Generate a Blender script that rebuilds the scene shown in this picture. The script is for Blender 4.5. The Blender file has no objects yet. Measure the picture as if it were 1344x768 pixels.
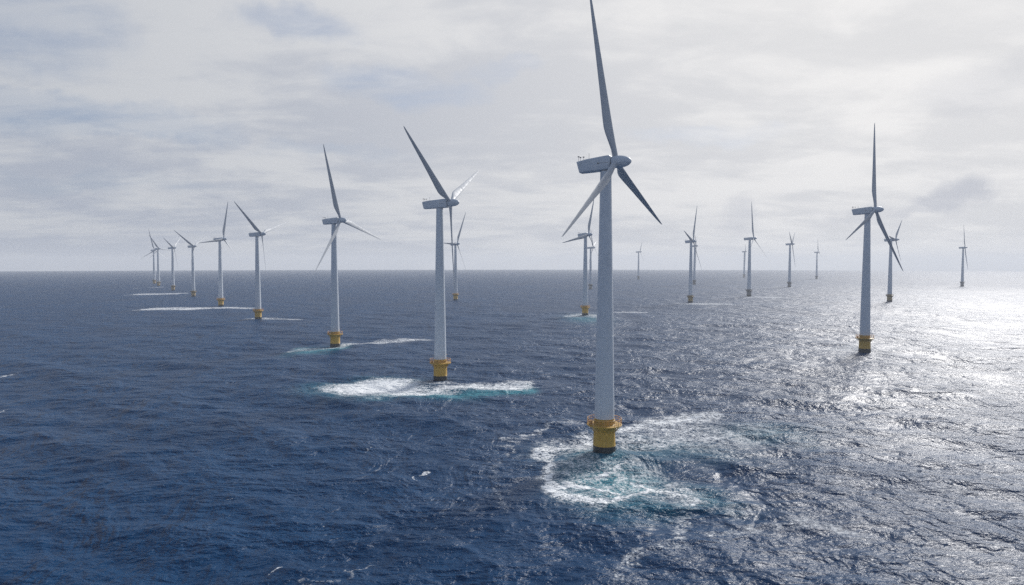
import bpy, bmesh, math, random
import numpy as np
from mathutils import Vector, Matrix
random.seed(7)
rng = np.random.default_rng(11)
R = math.radians
sc = bpy.context.scene
C = sc.collection

# ------------------------------------------------------------------ camera
FPX = 908.0                      # focal length in photo pixels (1344 wide)
CAM_H = 42.0
PITCH = math.atan((384 - 345) / FPX)
cd = bpy.data.cameras.new("camera")
cam = bpy.data.objects.new("camera", cd)
C.objects.link(cam)
cd.sensor_width = 36.0
cd.lens = 36.0 * FPX / 1344.0
cd.clip_start = 0.5
cd.clip_end = 60000
cam.location = (0, 0, CAM_H)
cam.rotation_euler = (math.pi / 2 - PITCH, 0, 0)
sc.camera = cam

# ------------------------------------------------------------------ light
SUN_AZ, SUN_EL = 36.0, 30.0      # degrees right of the view axis, above the horizon
sdir = Vector((math.sin(R(SUN_AZ)) * math.cos(R(SUN_EL)), math.cos(R(SUN_AZ)) * math.cos(R(SUN_EL)), math.sin(R(SUN_EL))))
ld = bpy.data.lights.new("sun", 'SUN')
ld.energy = 4.0
ld.angle = R(13)
ld.color = (1.0, 0.965, 0.92)
sun = bpy.data.objects.new("sun", ld)
C.objects.link(sun)
sun.location = (0, 0, 300)
sun.rotation_euler = sdir.to_track_quat('Z', 'Y').to_euler()

sc.view_settings.view_transform = 'Standard'
sc.view_settings.look = 'None'
sc.view_settings.gamma = 1.0
sc.view_settings.exposure = 0.0
sc.render.engine = 'CYCLES'
sc.cycles.max_bounces = 5
sc.cycles.diffuse_bounces = 2
sc.cycles.glossy_bounces = 3
sc.cycles.transmission_bounces = 1
sc.cycles.volume_bounces = 1
sc.cycles.caustics_reflective = False
sc.cycles.caustics_refractive = False
sc.cycles.sample_clamp_indirect = 4
sc.cycles.sample_clamp_direct = 14
sc.cycles.use_denoising = False


class G:
    """small helper round a node tree"""
    def __init__(s, nt):
        s.nt = nt
        nt.nodes.clear()

    def n(s, kind, **kw):
        nd = s.nt.nodes.new(kind)
        for k, v in kw.items():
            setattr(nd, k, v)
        return nd

    def put(s, sock, v):
        if isinstance(v, bpy.types.NodeSocket):
            s.nt.links.new(v, sock)
        elif v is not None:
            try:
                sock.default_value = v
            except Exception:
                sock.default_value = (v, v, v)

    def m(s, op, a, b=None, c=None, clamp=False):
        nd = s.n('ShaderNodeMath', operation=op, use_clamp=clamp)
        s.put(nd.inputs[0], a)
        s.put(nd.inputs[1], b)
        s.put(nd.inputs[2], c)
        return nd.outputs[0]

    def v(s, op, a, b=None):
        nd = s.n('ShaderNodeVectorMath', operation=op)
        s.put(nd.inputs[0], a)
        s.put(nd.inputs[1], b)
        return nd.outputs['Value'] if op in ('DOT_PRODUCT', 'LENGTH', 'DISTANCE') else nd.outputs[0]

    def noise(s, vec, scale, detail=4, rough=0.5, dist=0.0, ridged=False):
        nd = s.n('ShaderNodeTexNoise')
        if ridged:
            nd.noise_type = 'RIDGED_MULTIFRACTAL'
        s.put(nd.inputs['Vector'], vec)
        nd.inputs['Scale'].default_value = scale
        nd.inputs['Detail'].default_value = detail
        nd.inputs['Roughness'].default_value = rough
        nd.inputs['Distortion'].default_value = dist
        return nd.outputs['Fac']

    def ramp(s, x, a, b, c=0.0, d=1.0, smooth=True):
        nd = s.n('ShaderNodeMapRange')
        if smooth:
            nd.interpolation_type = 'SMOOTHSTEP'
        s.put(nd.inputs['Value'], x)
        for i, v in enumerate((a, b, c, d)):
            s.put(nd.inputs[1 + i], v)
        return nd.outputs[0]

    def mix(s, f, a, b):
        nd = s.n('ShaderNodeMix', data_type='RGBA')
        s.put(nd.inputs[0], f)
        s.put(nd.inputs[6], a)
        s.put(nd.inputs[7], b)
        return nd.outputs[2]

    def scale_vec(s, vec, sx, sy, sz, loc=(0, 0, 0), rot=(0, 0, 0)):
        nd = s.n('ShaderNodeMapping')
        s.put(nd.inputs['Vector'], vec)
        nd.inputs['Location'].default_value = loc
        nd.inputs['Rotation'].default_value = rot
        nd.inputs['Scale'].default_value = (sx, sy, sz)
        return nd.outputs[0]


def c4(r, g, b):
    return (r, g, b, 1.0)


def pixel_dir(px, py):
    X, U = (px - 672) / FPX, (384 - py) / FPX
    cp, sp = math.cos(PITCH), math.sin(PITCH)
    d = Vector((X, cp + U * sp, -sp + U * cp))
    return d.normalized()


# ------------------------------------------------------------------ sky
w = bpy.data.worlds.new("World")
sc.world = w
w.use_nodes = True
w.cycles.sampling_method = 'NONE'
g = G(w.node_tree)
sky = g.n('ShaderNodeTexSky', sky_type='NISHITA')
sky.sun_disc = False
sky.sun_elevation = R(SUN_EL)
sky.sun_rotation = R(SUN_AZ)
sky.air_density = 1.0
sky.dust_density = 1.0
sky.ozone_density = 1.5
tc = g.n('ShaderNodeTexCoord')
D = tc.outputs['Generated']
sep = g.n('ShaderNodeSeparateXYZ')
g.put(sep.inputs[0], D)
up = g.m('MAXIMUM', sep.outputs[2], 0.0)
inv = g.m('DIVIDE', 1.0, g.m('ADD', up, 0.15))
plane = g.n('ShaderNodeCombineXYZ')
g.put(plane.inputs[0], g.m('MULTIPLY', sep.outputs[0], inv))
g.put(plane.inputs[1], g.m('MULTIPLY', sep.outputs[1], inv))
P = plane.outputs[0]                       # where the view ray meets the cloud deck
broad = g.noise(g.scale_vec(P, 1, 1, 1, (3.1, 1.7, 0)), 0.8, 6, 0.55, 0.5)
fine = g.noise(g.scale_vec(P, 0.8, 1.3, 1, (7.3, 2.2, 4)), 3.2, 8, 0.6, 0.3)
wisp = g.noise(g.scale_vec(P, 0.45, 1.6, 1, (1.3, 9.2, 2)), 2.0, 6, 0.6, 0.8)
toward = g.m('MAXIMUM', g.v('DOT_PRODUCT', D, tuple(sdir)), 0.0)
glow = g.m('POWER', toward, 3.0)
# the deck is bright where it lies toward the sun and greyer away from it
side = g.ramp(glow, 0.05, 0.85, 0.0, 1.0, smooth=False)
shade_c = g.mix(side, c4(3.7, 4.05, 4.8), c4(7.0, 7.0, 7.1))
light_c = g.mix(side, c4(5.2, 5.4, 5.75), c4(8.3, 8.2, 8.15))
tone = g.ramp(g.m('ADD', g.m('MULTIPLY', broad, 0.6), g.m('MULTIPLY', fine, 0.4)), 0.41, 0.59)
cloud = g.mix(tone, shade_c, light_c)
# openings and grey undersides: (px, py, half width, half height, amount)
gaps = [(20, 30, 130, 70, 0.8), (90, 150, 210, 26, 0.9), (385, 30, 85, 22, 0.75), (520, 112, 110, 26, 0.8),
        (660, 90, 60, 16, 0.5), (930, 176, 110, 15, 0.6), (450, 200, 120, 10, 0.3), (120, 235, 160, 14, 0.35)]
darks = [(1275, 255, 38, 24, 0.95), (1245, 272, 45, 14, 0.85), (1205, 283, 45, 7, 0.6), (948, 285, 30, 22, 0.5), (1112, 282, 40, 12, 0.35),
         (1280, 125, 80, 40, 0.3), (868, 310, 50, 16, 0.2)]
warp = g.n('ShaderNodeTexNoise')
g.put(warp.inputs['Vector'], D)
warp.inputs['Scale'].default_value = 9.0
warp.inputs['Detail'].default_value = 6.0
warp.inputs['Roughness'].default_value = 0.6
Dw = g.v('ADD', D, g.v('MULTIPLY', g.v('SUBTRACT', warp.outputs['Color'], (0.5, 0.5, 0.5)), (0.16, 0.16, 0.075)))


def patches(lst):
    tot = None
    for px, py, hw, hh, amt in lst:
        c = pixel_dir(px, py)
        right = Vector((c.y, -c.x, 0)).normalized()
        upv = right.cross(c).normalized()
        k = c.y * math.cos(PITCH) - c.z * math.sin(PITCH)
        off = g.v('SUBTRACT', Dw, tuple(c))
        a = g.m('DIVIDE', g.v('DOT_PRODUCT', off, tuple(right)), hw / FPX * k)
        b = g.m('DIVIDE', g.v('DOT_PRODUCT', off, tuple(upv)), hh / FPX * k)
        r2 = g.m('ADD', g.m('MULTIPLY', a, a), g.m('MULTIPLY', b, b))
        f = g.m('MULTIPLY', g.ramp(r2, 0.0, 1.5, 1.0, 0.0), amt)
        tot = f if tot is None else g.m('MAXIMUM', tot, f)
    return tot


gap = patches(gaps)
gap = g.m('MULTIPLY', gap, g.ramp(g.m('ADD', g.m('MULTIPLY', wisp, 0.5), g.m('MULTIPLY', fine, 0.5)), 0.36, 0.6, 1.0, 0.35))
# sky above the view, made darker and bluer to dim the sea's reflections
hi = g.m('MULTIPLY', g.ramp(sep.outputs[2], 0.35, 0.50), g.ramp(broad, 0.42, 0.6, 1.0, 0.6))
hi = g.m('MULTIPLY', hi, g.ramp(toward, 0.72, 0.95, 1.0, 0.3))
gapcol = g.mix(side, c4(2.75, 3.3, 4.5), c4(5.7, 6.0, 6.9))
sky_b = g.mix(0.75, sky.outputs[0], gapcol)
cloud = g.mix(gap, cloud, sky_b)
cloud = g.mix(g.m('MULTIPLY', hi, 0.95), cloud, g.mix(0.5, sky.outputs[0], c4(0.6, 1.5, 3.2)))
dk = patches(darks)
cloud = g.mix(g.m('MULTIPLY', dk, 0.85), cloud, c4(4.7, 4.9, 5.5))
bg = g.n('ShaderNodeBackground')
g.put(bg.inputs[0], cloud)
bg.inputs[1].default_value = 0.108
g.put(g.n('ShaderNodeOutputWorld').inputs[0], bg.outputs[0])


# ------------------------------------------------------------------ materials
def material(name):
    m = bpy.data.materials.new(name)
    m.use_nodes = True
    gg = G(m.node_tree)
    out = gg.n('ShaderNodeOutputMaterial')
    return m, gg, out


def paint(name, col, dirt, rough=0.42, streak=0.35, metal=0.0, bump=0.0, scale=0.6):
    """weathered paint: faint mottling, vertical run-off streaks"""
    m, gg, out = material(name)
    t = gg.n('ShaderNodeTexCoord').outputs['Object']
    n1 = gg.noise(t, scale, 6, 0.6)
    n2 = gg.noise(gg.scale_vec(t, 3.0, 3.0, 0.16), 1.0, 5, 0.6)
    f = gg.m('ADD', gg.m('MULTIPLY', gg.ramp(n1, 0.45, 0.75), 0.35), gg.m('MULTIPLY', gg.ramp(n2, 0.5, 0.72), streak))
    b = gg.n('ShaderNodeBsdfPrincipled')
    gg.put(b.inputs['Base Color'], gg.mix(f, c4(*col), c4(*dirt)))
    gg.put(b.inputs['Roughness'], gg.ramp(n1, 0.3, 0.7, rough - 0.08, rough + 0.15))
    b.inputs['Metallic'].default_value = metal
    if bump:
        bp = gg.n('ShaderNodeBump')
        bp.inputs['Distance'].default_value = bump
        bp.inputs['Strength'].default_value = 0.5
        gg.put(bp.inputs['Height'], n1)
        gg.put(b.inputs['Normal'], bp.outputs[0])
    gg.put(out.inputs[0], b.outputs[0])
    return m


M_TOWER = paint('pale_grey_tower_paint', (0.57, 0.62, 0.68), (0.45, 0.49, 0.53), 0.4, 0.25)
M_NAC = paint('pale_grey_housing_paint', (0.56, 0.61, 0.67), (0.40, 0.44, 0.48), 0.45, 0.3)
M_BLADE = paint('pale_grey_blade_gelcoat', (0.44, 0.47, 0.51), (0.33, 0.35, 0.38), 0.55, 0.1)
M_YEL = paint('amber_yellow_marine_paint', (0.55, 0.335, 0.045), (0.20, 0.11, 0.03), 0.5, 0.55, scale=1.2)
M_DULL = paint('haze_dulled_yellow_marine_paint', (0.36, 0.25, 0.10), (0.16, 0.11, 0.06), 0.5, 0.55, scale=1.2)  # yellow base paint for far turbines, distance haze mixed into its colour
M_RAIL = paint('faded_orange_rail_paint', (0.62, 0.33, 0.12), (0.30, 0.16, 0.08), 0.5, 0.3)
M_GREYB = paint('weathered_haze_greyed_foundation_paint', (0.24, 0.24, 0.25), (0.13, 0.13, 0.13), 0.55, 0.5)  # far bases: yellow greyed out, haze painted into the colour
M_TAR = paint('black_splash_zone_coating', (0.022, 0.028, 0.036), (0.04, 0.05, 0.045), 0.35, 0.5)
M_STEEL = paint('dark_steel', (0.16, 0.17, 0.19), (0.08, 0.08, 0.08), 0.4, 0.2, 0.6)

# ------------------------------------------------------------------ sea
RCURV = 853000.0                 # the sea falls away so that its edge sits where the photo's horizon does


def sea_point(px, py):
    d = pixel_dir(px, py)
    t = CAM_H / -d.z
    for _ in range(25):
        r = math.hypot(d.x, d.y) * t
        t = (CAM_H + r * r / (2 * RCURV)) / -d.z
    return (d.x * t, d.y * t)


ang = np.concatenate([np.arange(-48, 48.001, 0.1), np.arange(49.5, 311.9, 1.5)])
drop = np.arange(560, 9.0, -0.85)
rad = np.concatenate([[0.5, 8, 20, 35, 50, 60], FPX * CAM_H / drop])
rad = np.concatenate([rad, np.geomspace(rad[-1] * 1.02, 13000, 60)])
NA, NR = len(ang), len(rad)
A = np.radians(ang)
X = (rad[:, None] * np.sin(A)[None, :]).ravel()
Y = (rad[:, None] * np.cos(A)[None, :]).ravel()
RR = np.repeat(rad, NA)
dr = np.repeat(np.gradient(rad), NA)
Z = np.zeros_like(X)
DX = np.zeros_like(X)
DY = np.zeros_like(X)
near = RR < 1500
xi, yi, di = X[near], Y[near], dr[near]
zz = np.zeros_like(xi)
hx = np.zeros_like(xi)
hy = np.zeros_like(xi)
NW = 84
lam = np.geomspace(1.1, 55, NW)
base_dir = math.radians(248)     # the waves run toward the lower left
for i, L in enumerate(lam):
    k = 2 * math.pi / L
    th = base_dir + rng.normal(0, 0.62 if L < 14 else 0.33)
    slope = 0.023 if L < 16 else 0.023 * (16 / L) ** 0.7
    a = slope * math.sqrt(2) / k
    wgt = np.clip((L / (di * 2.2)) - 0.8, 0, 1)
    ph = k * (xi * math.cos(th) + yi * math.sin(th)) + rng.uniform(0, 2 * math.pi)
    # wave groups: each train swells and fades over a few wavelengths
    env = 0.75 + 0.45 * np.sin((xi * math.cos(th + 1.1) + yi * math.sin(th + 1.1)) * k / 6.3 + rng.uniform(0, 6))
    a_ = a * wgt * env
    zz += a_ * np.cos(ph)
    s_ = a_ * np.sin(ph) * 0.85
    hx -= s_ * math.cos(th)
    hy -= s_ * math.sin(th)
Z[near] = zz
DX[near] = hx
DY[near] = hy

foam = np.zeros_like(X)
teal = np.zeros_like(X)
slick = np.zeros_like(X)


WX, WY = X.copy(), Y.copy()
for L_, a_ in ((23, 0.75), (11, 0.6), (5.5, 0.4), (2.8, 0.25)):
    for q_ in range(3):
        th = rng.uniform(0, 2 * math.pi)
        k = 2 * math.pi / L_
        ph = k * (X * math.cos(th) + Y * math.sin(th)) + rng.uniform(0, 6.28)
        WX += a_ * np.sin(ph) * 0.6
        WY += a_ * np.cos(ph + 1.3)


def brush(arr, pts, half_px, amt, taper=False):
    """soft band along a line of sea points; widths foreshorten as the sea does"""
    W = [sea_point(*p) for p in pts]
    n = len(W)
    for j in range(n - 1 if n > 1 else 1):
        (x0, y0) = W[j]
        (x1, y1) = W[min(j + 1, n - 1)]
        d = math.hypot((x0 + x1) / 2, (y0 + y1) / 2)
        h0 = half_px if not isinstance(half_px, (list, tuple)) else (half_px[j] + half_px[min(j + 1, n - 1)]) / 2
        sx = h0 * d / FPX * 1.6
        sy = h0 * d * d / (FPX * CAM_H)
        lo = (min(x0, x1) - 3 * sx, min(y0, y1) - 3 * sy)
        hi_ = (max(x0, x1) + 3 * sx, max(y0, y1) + 3 * sy)
        m = (X > lo[0]) & (X < hi_[0]) & (Y > lo[1]) & (Y < hi_[1])
        if not m.any():
            continue
        px, py = WX[m] / sx, WY[m] / sy
        ax, ay, bx, by = x0 / sx, y0 / sy, x1 / sx, y1 / sy
        ll = (bx - ax) ** 2 + (by - ay) ** 2
        t = np.clip(((px - ax) * (bx - ax) + (py - ay) * (by - ay)) / ll, 0, 1) if ll > 1e-9 else 0
        q = np.hypot(px - ax - t * (bx - ax), py - ay - t * (by - ay))
        f = amt * np.exp(-(q ** 2) * 0.9)
        arr[m] = np.maximum(arr[m], f)


def blob(arr, px, py, hw, hh, amt, power=2.0):
    x0, y0 = sea_point(px, py)
    d = math.hypot(x0, y0)
    sx, sy = hw * d / FPX, hh * d * d / (FPX * CAM_H)
    m = (abs(X - x0) < 3 * sx) & (abs(Y - y0) < 3 * sy)
    q = ((WX[m] - x0) / sx) ** 2 + ((WY[m] - y0) / sy) ** 2
    arr[m] = np.maximum(arr[m], amt * np.exp(-q ** (power / 2)))


# churned water beside the second nearest tower
blob(foam, 492, 509, 76, 12.5, 0.84, 5)
brush(foam, [(520, 517), (570, 512), (620, 508), (660, 508), (700, 506)], [5, 6, 5, 6, 4.5], 0.74)
brush(foam, [(545, 505), (590, 503), (640, 505)], [3, 3, 2.5], 0.55)
brush(teal, [(470, 518), (560, 516), (600, 518), (650, 515), (695, 512)], [5, 5, 6, 5, 4], 0.9)
blob(teal, 480, 510, 80, 14, 0.5, 4)
# the swirl round the nearest tower, plus sun sparkle painted as foam
brush(foam, [(712, 598), (738, 585), (772, 578)], [6, 10, 10], 0.74)
brush(foam, [(815, 566), (860, 556), (905, 549), (938, 544)], [8, 10, 11, 6], 0.70)
brush(foam, [(905, 549), (950, 556), (1000, 563), (1030, 575)], [6, 7, 6, 4], 0.42)
brush(foam, [(812, 578), (860, 583), (900, 578)], [13, 12, 8], 0.62)
brush(foam, [(722, 606), (716, 622), (724, 640), (745, 653), (780, 660), (815, 660), (842, 650), (850, 638)], [7, 8, 11, 9, 7, 6, 5, 4], 0.76)
brush(foam, [(718, 640), (748, 632), (772, 638), (800, 645), (822, 650)], [9, 7, 4, 3, 2.6], 0.9)
brush(foam, [(775, 622), (800, 618), (822, 612)], 3.0, 0.85)
brush(foam, [(838, 632), (850, 642), (845, 652)], 3, 0.8)
brush(foam, [(850, 640), (880, 646), (905, 652), (900, 662)], [8, 9, 8, 5], 0.66)
brush(foam, [(745, 612), (790, 608), (840, 612), (870, 625)], 8, 0.45)
brush(foam, [(662, 592), (690, 572), (725, 560), (757, 551)], [3, 4, 4, 3], 0.5)
brush(foam, [(650, 600), (652, 640), (668, 680)], [7, 8, 6], 0.36)  # sparkle band painted as thin foam
brush(foam, [(825, 768), (850, 735), (885, 710), (910, 680)], [16, 14, 12, 8], 0.47)  # sun glint streak painted in foam white
brush(foam, [(950, 705), (1000, 690), (1060, 682), (1120, 700)], [9, 10, 10, 9], 0.46)  # broader sheen of sun glints, also painted as foam
brush(foam, [(400, 768), (470, 745), (490, 735)], [5, 5, 4], 0.40)
blob(foam, 785, 630, 92, 42, 0.52, 4)
blob(foam, 905, 572, 110, 24, 0.50, 4)
blob(foam, 745, 586, 50, 18, 0.56, 3)
blob(foam, 870, 645, 62, 24, 0.48, 4)
blob(foam, 690, 600, 55, 34, 0.30, 2)
blob(foam, 960, 690, 120, 26, 0.30, 2)
blob(foam, 1150, 620, 170, 60, 0.24, 2)
blob(teal, 800, 634, 66, 30, 1.0, 3)
blob(teal, 790, 600, 60, 18, 0.5, 2)
blob(teal, 912, 652, 36, 16, 0.45, 2)
blob(teal, 1000, 568, 60, 10, 0.35, 2)
blob(teal, 860, 590, 90, 16, 0.35, 2)
blob(teal, 850, 665, 80, 12, 0.45, 2)
# thin wakes farther out
brush(foam, [(378, 461), (420, 458), (450, 455)], [3, 3, 2.5], 0.55)
brush(foam, [(450, 454), (490, 449), (530, 447), (566, 447)], [2.5, 3, 3, 2], 0.64)
brush(teal, [(385, 461), (420, 460), (450, 457)], 3.5, 0.8)
brush(foam, [(186, 406), (225, 405.3), (262, 405), (300, 404), (335, 404.6)], [1.6, 2.0, 1.6, 1.0, 0.7], 0.76)
brush(foam, [(174, 386.4), (210, 386), (242, 385.3)], 1.0, 0.74)
brush(foam, [(322, 419), (345, 417.5), (395, 420)], 1.3, 0.62)
brush(foam, [(185, 378), (215, 377)], 0.8, 0.6)
brush(foam, [(744, 415), (768, 413), (792, 416)], 3.0, 0.55)
blob(teal, 768, 418, 24, 5, 0.6)
brush(foam, [(806, 409.5), (850, 410)], 1.0, 0.6)
brush(foam, [(890, 398.5), (960, 399.5)], 1.2, 0.62)
brush(foam, [(975, 390), (1030, 390.5)], 1.0, 0.6)
brush(foam, [(1092, 458), (1120, 456)], 2.2, 0.6)
brush(foam, [(1150, 459), (1160, 461)], 2.4, 0.5)
for px, py, a in ((557, 624, 4.5), (543, 628, 2), (487, 594, 4), (358, 748, 6), (10, 492, 5), (6, 540, 4), (640, 600, 4), (300, 655, 3),
                  (420, 690, 3), (600, 700, 3), (1240, 640, 5), (1060, 590, 5)):
    brush(foam, [(px - a * 1.4, py + a * 0.45), (px, py), (px + a * 1.2, py - a * 0.5)], max(1.0, a * 0.26), 0.66)
# calmer water left by the tidal swirl: smooth arcs
brush(slick, [(870, 600), (930, 615), (985, 640), (990, 665), (940, 680), (860, 690)], [14, 12, 9, 8, 12, 14], 0.75)
brush(slick, [(1080, 470), (1110, 490), (1130, 530), (1180, 570), (1290, 600)], [9, 14, 20, 24, 26], 0.45)
brush(slick, [(740, 700), (700, 680), (650, 690), (600, 720)], 12, 0.5)

Zs = Z - (X ** 2 + Y ** 2) / (2 * RCURV)
co = np.empty((NR * NA, 3), dtype=np.float32)
co[:, 0] = X + DX
co[:, 1] = Y + DY
co[:, 2] = Zs
i0 = np.arange(NR - 1)[:, None] * NA
j0 = np.arange(NA)[None, :]
j1 = (j0 + 1) % NA
quads = np.stack([i0 + j0, i0 + NA + j0, i0 + NA + j1, i0 + j1], -1).reshape(-1, 4).astype(np.int32)
me = bpy.data.meshes.new('sea')
me.vertices.add(len(co))
me.vertices.foreach_set('co', co.ravel())
me.loops.add(quads.size)
me.loops.foreach_set('vertex_index', quads[:, ::-1].ravel())
me.polygons.add(len(quads))
me.polygons.foreach_set('loop_start', np.arange(0, quads.size, 4, dtype=np.int32))
me.polygons.foreach_set('use_smooth', np.ones(len(quads), dtype=bool))
me.update(calc_edges=True)
for nm, arr in (('foam', foam), ('teal', teal), ('slick', slick), ('wavelet_loss', np.clip((RR - 220) / 1400, 0, 1) ** 0.7)):
    at = me.attributes.new(nm, 'FLOAT', 'POINT')
    at.data.foreach_set('value', arr.astype(np.float32))
sea = bpy.data.objects.new('sea', me)
C.objects.link(sea)
sea['kind'] = 'structure'

m, g, out = material('sea_water')
T = g.n('ShaderNodeNewGeometry').outputs['Position']


def attr(n):
    a = g.n('ShaderNodeAttribute')
    a.attribute_name = n
    return a.outputs['Fac']


fo, te, sk, far = attr('foam'), attr('teal'), attr('slick'), attr('wavelet_loss')
flat = g.scale_vec(T, 1, 1, 0.0)
# wind streaks running over the surface: broad areas of rougher and smoother water
gust = g.noise(g.scale_vec(flat, 1.0, 0.55, 1, (0, 0, 0), (0, 0, R(-25))), 0.012, 5, 0.6, 1.2)
gust2 = g.noise(g.scale_vec(flat, 1.0, 0.8, 1, (5, 3, 0), (0, 0, R(30))), 0.06, 4, 0.6, 0.8)
gs = g.m('ADD', g.m('MULTIPLY', gust, 0.6), g.m('MULTIPLY', gust2, 0.4))
chop = g.noise(g.scale_vec(flat, 0.75, 1.25, 1, (0, 0, 0), (0, 0, R(-20))), 0.42, 4, 0.52, 0.5)
rip = g.noise(g.scale_vec(flat, 1.0, 1.35, 1, (2, 8, 0), (0, 0, R(15))), 1.5, 4, 0.52, 0.6)
rough_amt = g.m('MULTIPLY', g.ramp(gs, 0.36, 0.62, 0.45, 1.15), g.m('SUBTRACT', 1.0, g.m('MULTIPLY', sk, 0.7)))
swell = g.noise(g.scale_vec(flat, 0.6, 1.4, 1, (4, 4, 0), (0, 0, R(-15))), 0.075, 3, 0.55, 0.6)
hgt = g.m('MULTIPLY', g.m('ADD', g.m('ADD', g.m('MULTIPLY', chop, g.m('MULTIPLY_ADD', far, -0.8, 1.15)), g.m('MULTIPLY', rip, g.m('MULTIPLY_ADD', far, -0.34, 0.36))), g.m('MULTIPLY', swell, 3.2)), rough_amt)
# foam: lacy where thin, solid where dense
lace = g.noise(flat, 0.55, 8, 0.66, 1.6, ridged=False)
wv = g.n('ShaderNodeTexNoise')
g.put(wv.inputs['Vector'], flat)
wv.inputs['Scale'].default_value = 0.5
wv.inputs['Detail'].default_value = 6
wv.inputs['Roughness'].default_value = 0.6
wvec = g.v('SUBTRACT', wv.outputs['Color'], (0.5, 0.5, 0.5))


def threads(scale, warp_, width):
    vor = g.n('ShaderNodeTexVoronoi', feature='DISTANCE_TO_EDGE')
    g.put(vor.inputs['Vector'], g.v('ADD', flat, g.v('MULTIPLY', wvec, (warp_, warp_, 0))))
    vor.inputs['Scale'].default_value = scale
    return g.ramp(vor.outputs['Distance'], 0.0, g.m('ADD', 0.02, g.m('MULTIPLY', fo, width)), 1.0, 0.0)


micro = g.noise(flat, 2.6, 6, 0.72, 0.6)
tex = g.m('ADD', g.m('MULTIPLY', g.ramp(lace, 0.3, 0.7, 0.0, 1.0, smooth=False), 0.55), g.m('MULTIPLY', g.ramp(micro, 0.32, 0.68, 0.0, 1.0, smooth=False), 0.45))
thr = g.m('SUBTRACT', 1.05, g.m('MULTIPLY', fo, 0.90))
body = g.ramp(tex, g.m('SUBTRACT', thr, 0.09), g.m('ADD', thr, 0.10))
keep = g.m('MULTIPLY', g.ramp(fo, 0.22, 0.55), g.ramp(tex, 0.34, 0.56))
web = g.m('MAXIMUM', g.m('MULTIPLY', threads(0.33, 5.5, 0.22), 0.85), g.m('MULTIPLY', threads(0.95, 3.2, 0.16), 0.6))
fm = g.m('MAXIMUM', body, g.m('MULTIPLY', web, keep))
fm = g.m('MULTIPLY', fm, g.ramp(fo, 0.02, 0.2))
# small loose flecks of foam on rough patches
fleck = g.m('MULTIPLY', g.ramp(g.noise(g.scale_vec(flat, 1, 1.2, 1, (9, 4, 0)), 1.1, 6, 0.75, 0.8), 0.66, 0.74), g.ramp(gs, 0.5, 0.62, 0.0, 0.7))
fm = g.m('MAXIMUM', fm, g.m('MULTIPLY', fleck, g.ramp(fo, 0.15, 0.4, 0.0, 0.5)), clamp=True)
deep = g.mix(g.ramp(gs, 0.35, 0.65), c4(0.0, 0.033, 0.098), c4(0.0, 0.044, 0.126))
col = g.mix(g.m('MULTIPLY', te, g.ramp(lace, 0.3, 0.6, 0.55, 1.0)), deep, c4(0.008, 0.21, 0.27))
col = g.mix(fm, col, c4(0.84, 0.86, 0.87))
bp = g.n('ShaderNodeBump')
bp.inputs['Strength'].default_value = 1.0
bp.inputs['Distance'].default_value = 1.0
g.put(bp.inputs['Height'], g.m('ADD', hgt, g.m('MULTIPLY', fm, 0.06)))
b = g.n('ShaderNodeBsdfPrincipled')
g.put(b.inputs['Base Color'], col)
g.put(b.inputs['Roughness'], g.m('ADD', g.m('MULTIPLY_ADD', far, 0.26, 0.33), g.m('MULTIPLY', fm, 0.4)))
b.inputs['IOR'].default_value = 1.333
b.inputs['Specular IOR Level'].default_value = 0.15
g.put(b.inputs['Normal'], bp.outputs[0])
g.put(out.inputs[0], b.outputs[0])
me.materials.append(m)


# ------------------------------------------------------------------ haze
hm, g, out = material('sea_haze')
pv = g.n('ShaderNodeVolumePrincipled')
pv.inputs['Color'].default_value = c4(0.93, 0.95, 0.975)
pv.inputs['Density'].default_value = 0.00016
pv.inputs['Anisotropy'].default_value = 0.15
g.put(out.inputs['Volume'], pv.outputs[0])
hb = bmesh.new()
bmesh.ops.create_cube(hb, size=1.0)
for v in hb.verts:
    v.co = Vector((v.co.x * 27000, v.co.y * 27000, 150 if v.co.z > 0 else -102))
hme = bpy.data.meshes.new('haze')
hb.to_mesh(hme)
hb.free()
hme.materials.append(hm)
haze = bpy.data.objects.new('haze', hme)
C.objects.link(haze)
haze['kind'] = 'stuff'


# ------------------------------------------------------------------ turbine parts
def obj(name, bm, mat, parent=None, smooth=30):
    mesh = bpy.data.meshes.new(name)
    bmesh.ops.recalc_face_normals(bm, faces=bm.faces)
    bm.to_mesh(mesh)
    bm.free()
    if smooth:
        for p in mesh.polygons:
            p.use_smooth = True
        try:
            mesh.set_sharp_from_angle(angle=R(smooth))
        except Exception:
            pass
    for mm in (mat if isinstance(mat, (list, tuple)) else [mat]):
        mesh.materials.append(mm)
    o = bpy.data.objects.new(name, mesh)
    C.objects.link(o)
    if parent is not None:
        o.parent = parent
    return o


def lathe(bm, prof, seg=40, axis='Z', off=(0, 0, 0), cap=True):
    rings = []
    for r, h in prof:
        ring = []
        for i in range(seg):
            t = 2 * math.pi * i / seg
            if axis == 'Z':
                p = (r * math.cos(t), r * math.sin(t), h)
            else:
                p = (h, r * math.cos(t), r * math.sin(t))
            ring.append(bm.verts.new((p[0] + off[0], p[1] + off[1], p[2] + off[2])))
        rings.append(ring)
    for a, b_ in zip(rings, rings[1:]):
        for i in range(seg):
            j = (i + 1) % seg
            bm.faces.new((a[i], a[j], b_[j], b_[i]))
    if cap:
        bm.faces.new(list(reversed(rings[0])))
        bm.faces.new(rings[-1])


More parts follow.
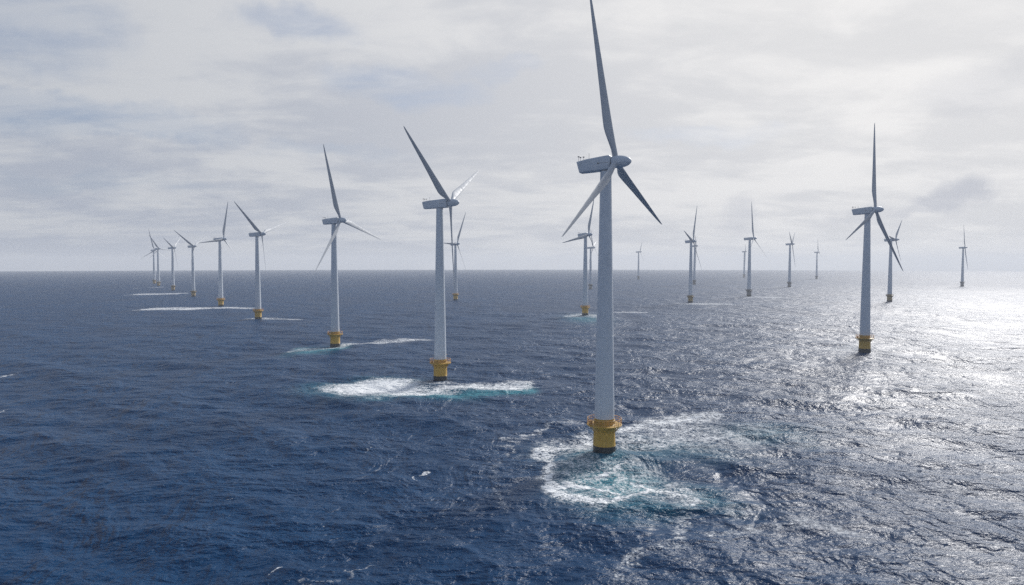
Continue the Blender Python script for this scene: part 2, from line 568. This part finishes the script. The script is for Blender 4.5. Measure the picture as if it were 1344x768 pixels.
def rod(bm, a, b_, r, seg=6):
    a, b_ = Vector(a), Vector(b_)
    d = (b_ - a).normalized()
    q = d.to_track_quat('Z', 'Y').to_matrix()
    rings = []
    for p in (a, b_):
        rings.append([bm.verts.new(p + q @ Vector((r * math.cos(2 * math.pi * i / seg), r * math.sin(2 * math.pi * i / seg), 0))) for i in range(seg)])
    for i in range(seg):
        j = (i + 1) % seg
        bm.faces.new((rings[0][i], rings[0][j], rings[1][j], rings[1][i]))
    bm.faces.new(list(reversed(rings[0])))
    bm.faces.new(rings[1])


def hoop(bm, rad_, z, r, seg=32):
    n = 6
    rings = []
    for i in range(seg):
        t = 2 * math.pi * i / seg
        rings.append([bm.verts.new(((rad_ + r * math.cos(2 * math.pi * k / n)) * math.cos(t), (rad_ + r * math.cos(2 * math.pi * k / n)) * math.sin(t), z + r * math.sin(2 * math.pi * k / n))) for k in range(n)])
    for i in range(seg):
        a, b_ = rings[i], rings[(i + 1) % seg]
        for k in range(n):
            bm.faces.new((a[k], a[(k + 1) % n], b_[(k + 1) % n], b_[k]))


def box(bm, x0, x1, y0, y1, z0, z1):
    vs = [bm.verts.new((x, y, z)) for x in (x0, x1) for y in (y0, y1) for z in (z0, z1)]
    for f in ((0, 1, 3, 2), (4, 6, 7, 5), (0, 4, 5, 1), (2, 3, 7, 6), (0, 2, 6, 4), (1, 5, 7, 3)):
        bm.faces.new([vs[i] for i in f])


BLADE_L = 37.0


def blade_bm():
    """+Z outward, trailing edge toward +X, thickness along Y"""
    st = [(0.015, 1.25, 1.0, 0), (0.04, 1.25, 1.0, 0), (0.075, 1.4, 0.86, 0.06), (0.12, 1.95, 0.55, 0.18), (0.165, 2.45, 0.38, 0.25),
          (0.205, 2.62, 0.30, 0.28), (0.26, 2.5, 0.26, 0.28), (0.34, 2.2, 0.23, 0.28), (0.44, 1.9, 0.21, 0.27), (0.55, 1.6, 0.19, 0.27),
          (0.66, 1.32, 0.18, 0.27), (0.77, 1.05, 0.17, 0.27), (0.87, 0.78, 0.17, 0.27), (0.94, 0.56, 0.17, 0.27), (0.98, 0.36, 0.17, 0.25), (1.0, 0.1, 0.2, 0.2)]
    bm = bmesh.new()
    N = 18
    rings = []
    for f, ch, th, sh in st:
        ring = []
        tw = R(11) * (1 - f) ** 2
        for i in range(N):
            t = 2 * math.pi * i / N
            x = math.cos(t) * 0.5
            y = math.sin(t) * 0.5 * th
            if th < 0.95:                       # thin toward the trailing edge
                y *= (1 - 0.55 * (x + 0.5) * min(1, (1 - th) * 1.6))
            x = (x + sh) * ch
            y = y * ch
            xr = x * math.cos(tw) - y * math.sin(tw)
            yr = x * math.sin(tw) + y * math.cos(tw)
            ring.append(bm.verts.new((xr, yr, f * BLADE_L)))
        rings.append(ring)
    for a, b_ in zip(rings, rings[1:]):
        for i in range(N):
            j = (i + 1) % N
            bm.faces.new((a[i], a[j], b_[j], b_[i]))
    bm.faces.new(list(reversed(rings[0])))
    bm.faces.new(rings[-1])
    return bm


_tmp = obj('blade', blade_bm(), M_BLADE, smooth=50)
BLADE_MESH = _tmp.data
bpy.data.objects.remove(_tmp)

GROUP = 'wind turbines standing in the open sea'


def turbine(spec):
    pos, s, yaw, off, blades, pitches, style, label = spec
    hubz = 64.0
    nose = (math.sin(R(yaw)), -math.cos(R(yaw)))
    root = bpy.data.objects.new('wind_turbine', None)
    root.empty_display_size = 5
    C.objects.link(root)
    root.location = pos
    root.rotation_euler = (0, 0, math.atan2(nose[1], nose[0]))
    root.scale = (s, s, s)
    root['label'] = label
    root['category'] = 'wind turbine'
    root['group'] = GROUP
    yel = {'yellow': M_YEL, 'dull': M_DULL, 'grey': M_GREYB}[style]
    rail = M_RAIL if style == 'yellow' else M_GREYB
    # foundation
    bm = bmesh.new()
    lathe(bm, [(2.50, 1.75), (2.46, 1.82), (2.38, 4.6), (2.36, 5.0), (2.5, 5.25), (2.95, 6.0), (3.1, 6.1)], 48)
    obj('foundation', bm, yel, root)
    bm = bmesh.new()
    lathe(bm, [(2.56, -9), (2.53, 1.7), (2.50, 1.74)], 48)
    obj('splash_band', bm, M_TAR, root)
    # platform
    bm = bmesh.new()
    lathe(bm, [(3.62, 6.205), (3.85, 6.22), (3.88, 6.40), (3.80, 6.43), (2.4, 6.44), (2.35, 6.47)], 48)
    for i in range(12):
        t = 2 * math.pi * (i + .5) / 12
        ct, stn = math.cos(t), math.sin(t)
        rod(bm, (2.4 * ct, 2.4 * stn, 4.75), (3.55 * ct, 3.55 * stn, 6.1), 0.07)
    plat = obj('platform', bm, yel, root)
    bm = bmesh.new()
    for i in range(20):
        t = 2 * math.pi * i / 20
        rod(bm, (3.76 * math.cos(t), 3.76 * math.sin(t), 6.45), (3.76 * math.cos(t), 3.76 * math.sin(t), 7.75), 0.045)
    for z in (6.75, 7.25, 7.75):
        hoop(bm, 3.76, z, 0.045 if z < 7.7 else 0.06)
    obj('railing', bm, rail, plat)
    # small hoist and locker on the platform
    bm = bmesh.new()
    rod(bm, (0.4, 3.2, 6.46), (0.4, 3.2, 8.6), 0.09)
    rod(bm, (0.4, 3.15, 8.5), (0.9, 4.3, 8.9), 0.06)
    obj('davit', bm, rail, plat)
    bm = bmesh.new()
    box(bm, -2.9, -2.3, -2.1, -1.3, 6.475, 7.3)
    bmesh.ops.bevel(bm, geom=bm.edges[:], offset=0.04, segments=1, affect='EDGES')
    obj('locker', bm, rail, plat)
    # yellow collar at the tower foot and tower
    bm = bmesh.new()
    lathe(bm, [(2.32, 6.5), (2.26, 6.55), (2.26, 7.1), (2.36, 7.15), (2.36, 7.35), (2.22, 7.4), (2.22, 7.75)], 48)
    obj('collar', bm, yel, root)
    bm = bmesh.new()
    prof = []
    zt = hubz - 1.85
    for i in range(25):
        f = i / 24
        z = 7.755 + (zt - 7.755) * f
        prof.append((2.18 - 0.98 * f ** 1.05, z))
        if i in (8, 16):                     # section flanges
            r_ = prof[-1][0]
            prof += [(r_ + 0.03, z + 0.02), (r_ + 0.03, z + 0.18), (r_, z + 0.2)]
    lathe(bm, prof, 48)
    tw = obj('tower', bm, M_TOWER, root)
    bm = bmesh.new()
    a0 = R(150)
    for k in range(1):
        zc = 7.9
        n = 6
        half = 0.42 / 2.2
        pts = []
        for zz_ in (zc, zc + 2.0):
            for i in range(n + 1):
                t = a0 - half + 2 * half * i / n
                pts.append((t, zz_))
        vs_o = [bm.verts.new((2.235 * math.cos(t), 2.235 * math.sin(t), z)) for t, z in pts]
        vs_i = [bm.verts.new((2.05 * math.cos(t), 2.05 * math.sin(t), z)) for t, z in pts]
        for i in range(n):
            bm.faces.new((vs_o[i], vs_o[i + 1], vs_o[n + 2 + i], vs_o[n + 1 + i]))
            bm.faces.new((vs_i[i], vs_o[i], vs_o[i + 1], vs_i[i + 1])) if False else None
        for i in range(n):
            bm.faces.new((vs_o[i + n + 1], vs_o[i + n + 2], vs_i[i + n + 2], vs_i[i + n + 1]))
        bm.faces.new((vs_o[0], vs_o[n + 1], vs_i[n + 1], vs_i[0]))
        bm.faces.new((vs_o[n], vs_i[n], vs_i[2 * n + 1], vs_o[2 * n + 1]))
    obj('door', bm, M_STEEL, tw)
    # yaw bearing
    bm = bmesh.new()
    lathe(bm, [(1.22, zt + 0.003), (1.32, zt + 0.02), (1.32, zt + 0.28), (1.2, zt + 0.3)], 32)
    obj('yaw_bearing', bm, M_STEEL, root)
    # nacelle: tapered housing whose rear face leans
    xf = off - 0.95
    bm = bmesh.new()
    zc = hubz
    sec = [(-6.45, -5.75, 0.45, -2.05, 1.15), (-4.0, -3.6, 0.85, -1.95, 1.42), (xf - 1.2, xf - 1.2, 1.33, -1.72, 1.5), (xf - 0.25, xf - 0.2, 1.38, -1.66, 1.46), (xf, xf, 1.15, -1.3, 1.2)]
    rings = []
    for xt, xb, zt_, zb_, hw in sec:
        ring = []
        rr = 0.28
        for cy, cz, a_ in ((hw - rr, zt_ - rr, 0), (-hw + rr, zt_ - rr, 90), (-hw + rr, zb_ + rr, 180), (hw - rr, zb_ + rr, 270)):
            for q in range(5):
                t = R(a_ + 90 * q / 4)
                yy = cy + rr * math.cos(t)
                zz_ = cz + rr * math.sin(t)
                f = (zz_ - zb_) / (zt_ - zb_)
                ring.append(bm.verts.new((xb + (xt - xb) * f, yy, zc + zz_)))
        rings.append(ring)
    for a, b_ in zip(rings, rings[1:]):
        n = len(a)
        for i in range(n):
            bm.faces.new((a[i], a[(i + 1) % n], b_[(i + 1) % n], b_[i]))
    bm.faces.new(list(reversed(rings[0])))
    bm.faces.new(rings[-1])
    nac = obj('nacelle', bm, M_NAC, root, smooth=35)
    for sy in (-1, 1):     # panel seam and vent on each flank
        bm = bmesh.new()
        box(bm, xf - 2.6, xf - 0.35, sy * 1.485 - 0.02, sy * 1.485 + 0.02, zc - 0.27, zc - 0.21)
        box(bm, xf - 2.85, xf - 2.55, sy * 1.46 - 0.03, sy * 1.46 + 0.03, zc - 0.42, zc - 0.12)
        obj('vent', bm, M_STEEL, nac)
    for x, y, h in ((-6.15, 0.7, 1.0), (-6.15, -0.5, 1.0), (-5.2, 0.1, 0.8), (-4.0, 0.3, 1.5)):      # roof instruments
        bm = bmesh.new()
        zb = zc + 0.45 + (x + 6.45) * 0.15
        rod(bm, (x, y, zb - 0.2), (x, y, zb + h), 0.035)
        if h < 1.4:
            box(bm, x - 0.17, x + 0.17, y - 0.12, y + 0.12, zb + h - 0.02, zb + h + 0.2)
        obj('wind_sensor' if h < 1.4 else 'lightning_rod', bm, M_STEEL, nac)
    # spinner
    bm = bmesh.new()
    lathe(bm, [(1.02, -0.90), (1.22, -0.82), (1.33, -0.3), (1.36, 0.4), (1.33, 1.1), (1.22, 1.8), (1.02, 2.45), (0.75, 2.95), (0.42, 3.3), (0.05, 3.45)], 36, 'X', (off, 0, hubz))
    hub = obj('spinner', bm, M_NAC, root, smooth=60)
    # blades
    for (an, oop, L), pit in zip(blades, pitches):
        L = min(41.5, max(30.5, L))
        ra, ro = R(an), R(oop)
        z_ = Vector((math.sin(ro), math.cos(ro) * math.sin(ra), math.cos(ro) * math.cos(ra)))
        tang = Vector((0, -math.cos(ra), math.sin(ra)))
        te_ = (tang * math.cos(R(pit)) + Vector((-1, 0, 0)) * math.sin(R(pit)))
        te_ = (te_ - z_ * te_.dot(z_)).normalized()
        y_ = z_.cross(te_)
        M = Matrix((te_, y_, z_)).transposed().to_4x4()
        M.translation = Vector((off, 0, hubz))
        bo = bpy.data.objects.new('blade', BLADE_MESH)
        C.objects.link(bo)
        bo.parent = root
        bo.matrix_local = M @ Matrix.Diagonal((1, 1, L / BLADE_L, 1))
    return root


Yl, Du, Gr = 'yellow', 'dull', 'grey'
DP = (35, 35, 35)
SPEC = [
    ((20.44, 151.68, 0), 0.997, 64, 2.3, [(-6.4, -7.4, 36.9), (-118.9, -0.1, 35.7), (108.9, 2.6, 36.8)], (38, 8, 88), Yl,
     'nearest and tallest wind turbine, yellow base in swirling turquoise water'),
    ((-25.68, 246.5, -0.04), 0.988, 72, 4.2, [(-55.5, -3.7, 38.1), (64.6, -2.3, 36.7), (-177.6, 3.8, 32.7)], (38, 45, 38), Yl,
     'second nearest turbine, yellow base behind a broad white patch of churned foam'),
    ((-64.04, 784.65, -0.36), 0.998, 64, 2.3, [(24.3, 2.8, 40.3), (154.5, 5.7, 41.6), (-89.8, 3.6, 36.4)], DP, Yl,
     'small distant turbine just right of the tower with the white foam patch'),
    ((-88.82, 346.14, -0.07), 0.988, 68, 4.1, [(-17.6, -1.8, 38.0), (104.3, 2.2, 37.6), (-136.4, 4.5, 36.1)], (35, 12, 10), Yl,
     'fourth largest turbine, yellow base with a thin foam wake trailing to its right'),
    ((-189.97, 516.67, -0.18), 0.995, 76, 4.2, [(-54.1, -2.6, 37.2), (72.7, -0.9, 36.3), (-176.6, 8.3, 35.4)], DP, Yl,
     'small turbine with one blade pointing straight down its tower, nearest of the small left row'),
    ((-283.83, 673.47, -0.31), 1.022, 76, 4.2, [(14.4, -1.8, 37.4), (130.0, -0.7, 35.2), (-97.6, 0.8, 36.7)], DP, Yl,
     'turbine in the left row with one level blade, standing on the longer white line'),
    ((-399.91, 867.68, -0.54), 0.989, 78, 2.5, [(-59.7, -5.7, 37.3), (65.1, -6.3, 35.7), (-166.9, -4.4, 31.5)], DP, Du,
     'turbine just right of the shorter white line, its upper blade leaning left'),
    ((-523.74, 1068.53, -0.83), 1.029, 90, 2.8, [(58.9, -5.5, 35.7), (169.7, 4.8, 32.5), (-66.0, 0.0, 35.0)], DP, Du,
     'third turbine from the left, between the crossed pair and the white lines'),
    ((-657.91, 1287.35, -1.23), 1.084, 68, 3.4, [(-41.4, 0.7, 31.0), (98.2, 9.0, 40.0), (-124.1, 10.0, 31.0)], DP, Du,
     'right-hand turbine of the far crossed pair, one blade reaching right'),
    ((-738.05, 1427.11, -1.51), 1.086, 72, 2.3, [(-11.4, -7.5, 42.0), (-116.5, -0.4, 36.0), (116.9, -2.4, 36.3)], DP, Du,
     'leftmost turbine of all, rotor overlapping the neighbour just right of it'),
    ((59.0, 556.75, -0.18), 1.014, 60, 2.6, [(23.6, -1.4, 32.5), (-101.3, -7.7, 38.3), (120.2, -6.7, 34.1)], (35, 10, 35), Yl,
     'mid-distance turbine with yellow base, directly left of the nearest tower'),
    ((127.75, 1125.42, -0.75), 1.054, 72, 4.1, [(73.7, -3.0, 37.3), (-145.1, -7.4, 32.8), (-36.0, 0.0, 34.0)], DP, Gr,
     'faint thin turbine squeezed between the nearest tower and the yellow-based one left of it'),
    ((338.9, 1854.67, -2.08), 1.15, 66, 4.0, [(41.1, -2.1, 31.3), (130.1, 3.0, 32.9), (-94.0, 0.0, 35.0)], DP, Gr,
     'tiny hazy turbine standing alone, first one right of the nearest tower'),
    ((190.13, 736.01, -0.34), 1.02, 60, 2.3, [(22.7, -0.9, 41.3), (-75.4, 0.9, 38.1), (149.6, 7.5, 37.3)], DP, Du,
     'front turbine of the tightly overlapping pair right of the nearest tower, dull yellow base'),
    ((362.81, 1376.64, -1.19), 1.2, 72, 2.3, [(58.0, 0.0, 35.0), (178.0, 0.0, 36.0), (-62.0, 0.0, 35.0)], DP, Gr,
     'pale far turbine almost hidden behind a dull yellow-based turbine'),
    ((166.28, 324.79, -0.08), 1.043, 52, 3.1, [(6.7, -2.7, 39.7), (-112.4, -6.7, 37.7), (135.2, 10.8, 39.9)], (38, 10, 70), Yl,
     'third largest turbine, yellow base on glittering silver water at the right'),
    ((412.66, 755.06, -0.43), 1.058, 52, 4.2, [(51.1, 2.6, 33.4), (135.9, 3.8, 31.1), (-86.0, 0.0, 37.0)], DP, Du,
     'turbine standing just behind and right of the large one on silver water'),
    ((494.61, 1233.09, -1.03), 1.194, 60, 3.2, [(59.6, -1.5, 36.5), (176.3, 7.4, 35.1), (-62.0, 0.0, 37.0)], DP, Gr,
     'grey-based turbine with one blade straight down, between a larger and a tinier one'),
    ((836.3, 1899.66, -2.53), 1.152, 55, 2.8, [(-0.3, -2.8, 31.7), (113.9, 7.4, 37.1), (-115.1, -1.0, 36.6)], DP, Gr,
     'tiny turbine with blades in an upright Y, left of the large right-hand tower'),
    ((832.59, 1278.92, -1.37), 1.118, 58, 2.5, [(-21.8, -4.0, 41.1), (-155.0, 6.4, 41.1), (92.0, 0.0, 37.0)], DP, Gr,
     'rightmost turbine in the photo, standing alone below a dark cloud'),
    ((301.4, 878.97, -0.51), 1.147, 57, 4.2, [(3.6, -4.9, 41.5), (126.1, 12.4, 38.6), (-107.4, 9.0, 36.7)], DP, Gr,
     'grey-based turbine with upright blade, a tiny turbine tucked against its left side'),
    ((717.86 - 4, 2128.06, -2.96), 1.24, 72, 2.3, [(60.0, 0.0, 33.0), (180.0, 0.0, 33.0), (-60.0, 0.0, 33.0)], DP, Gr,
     'tiny turbine tucked against the left side of a larger grey-based tower'),
]
for sp_ in SPEC:
    turbine(sp_)
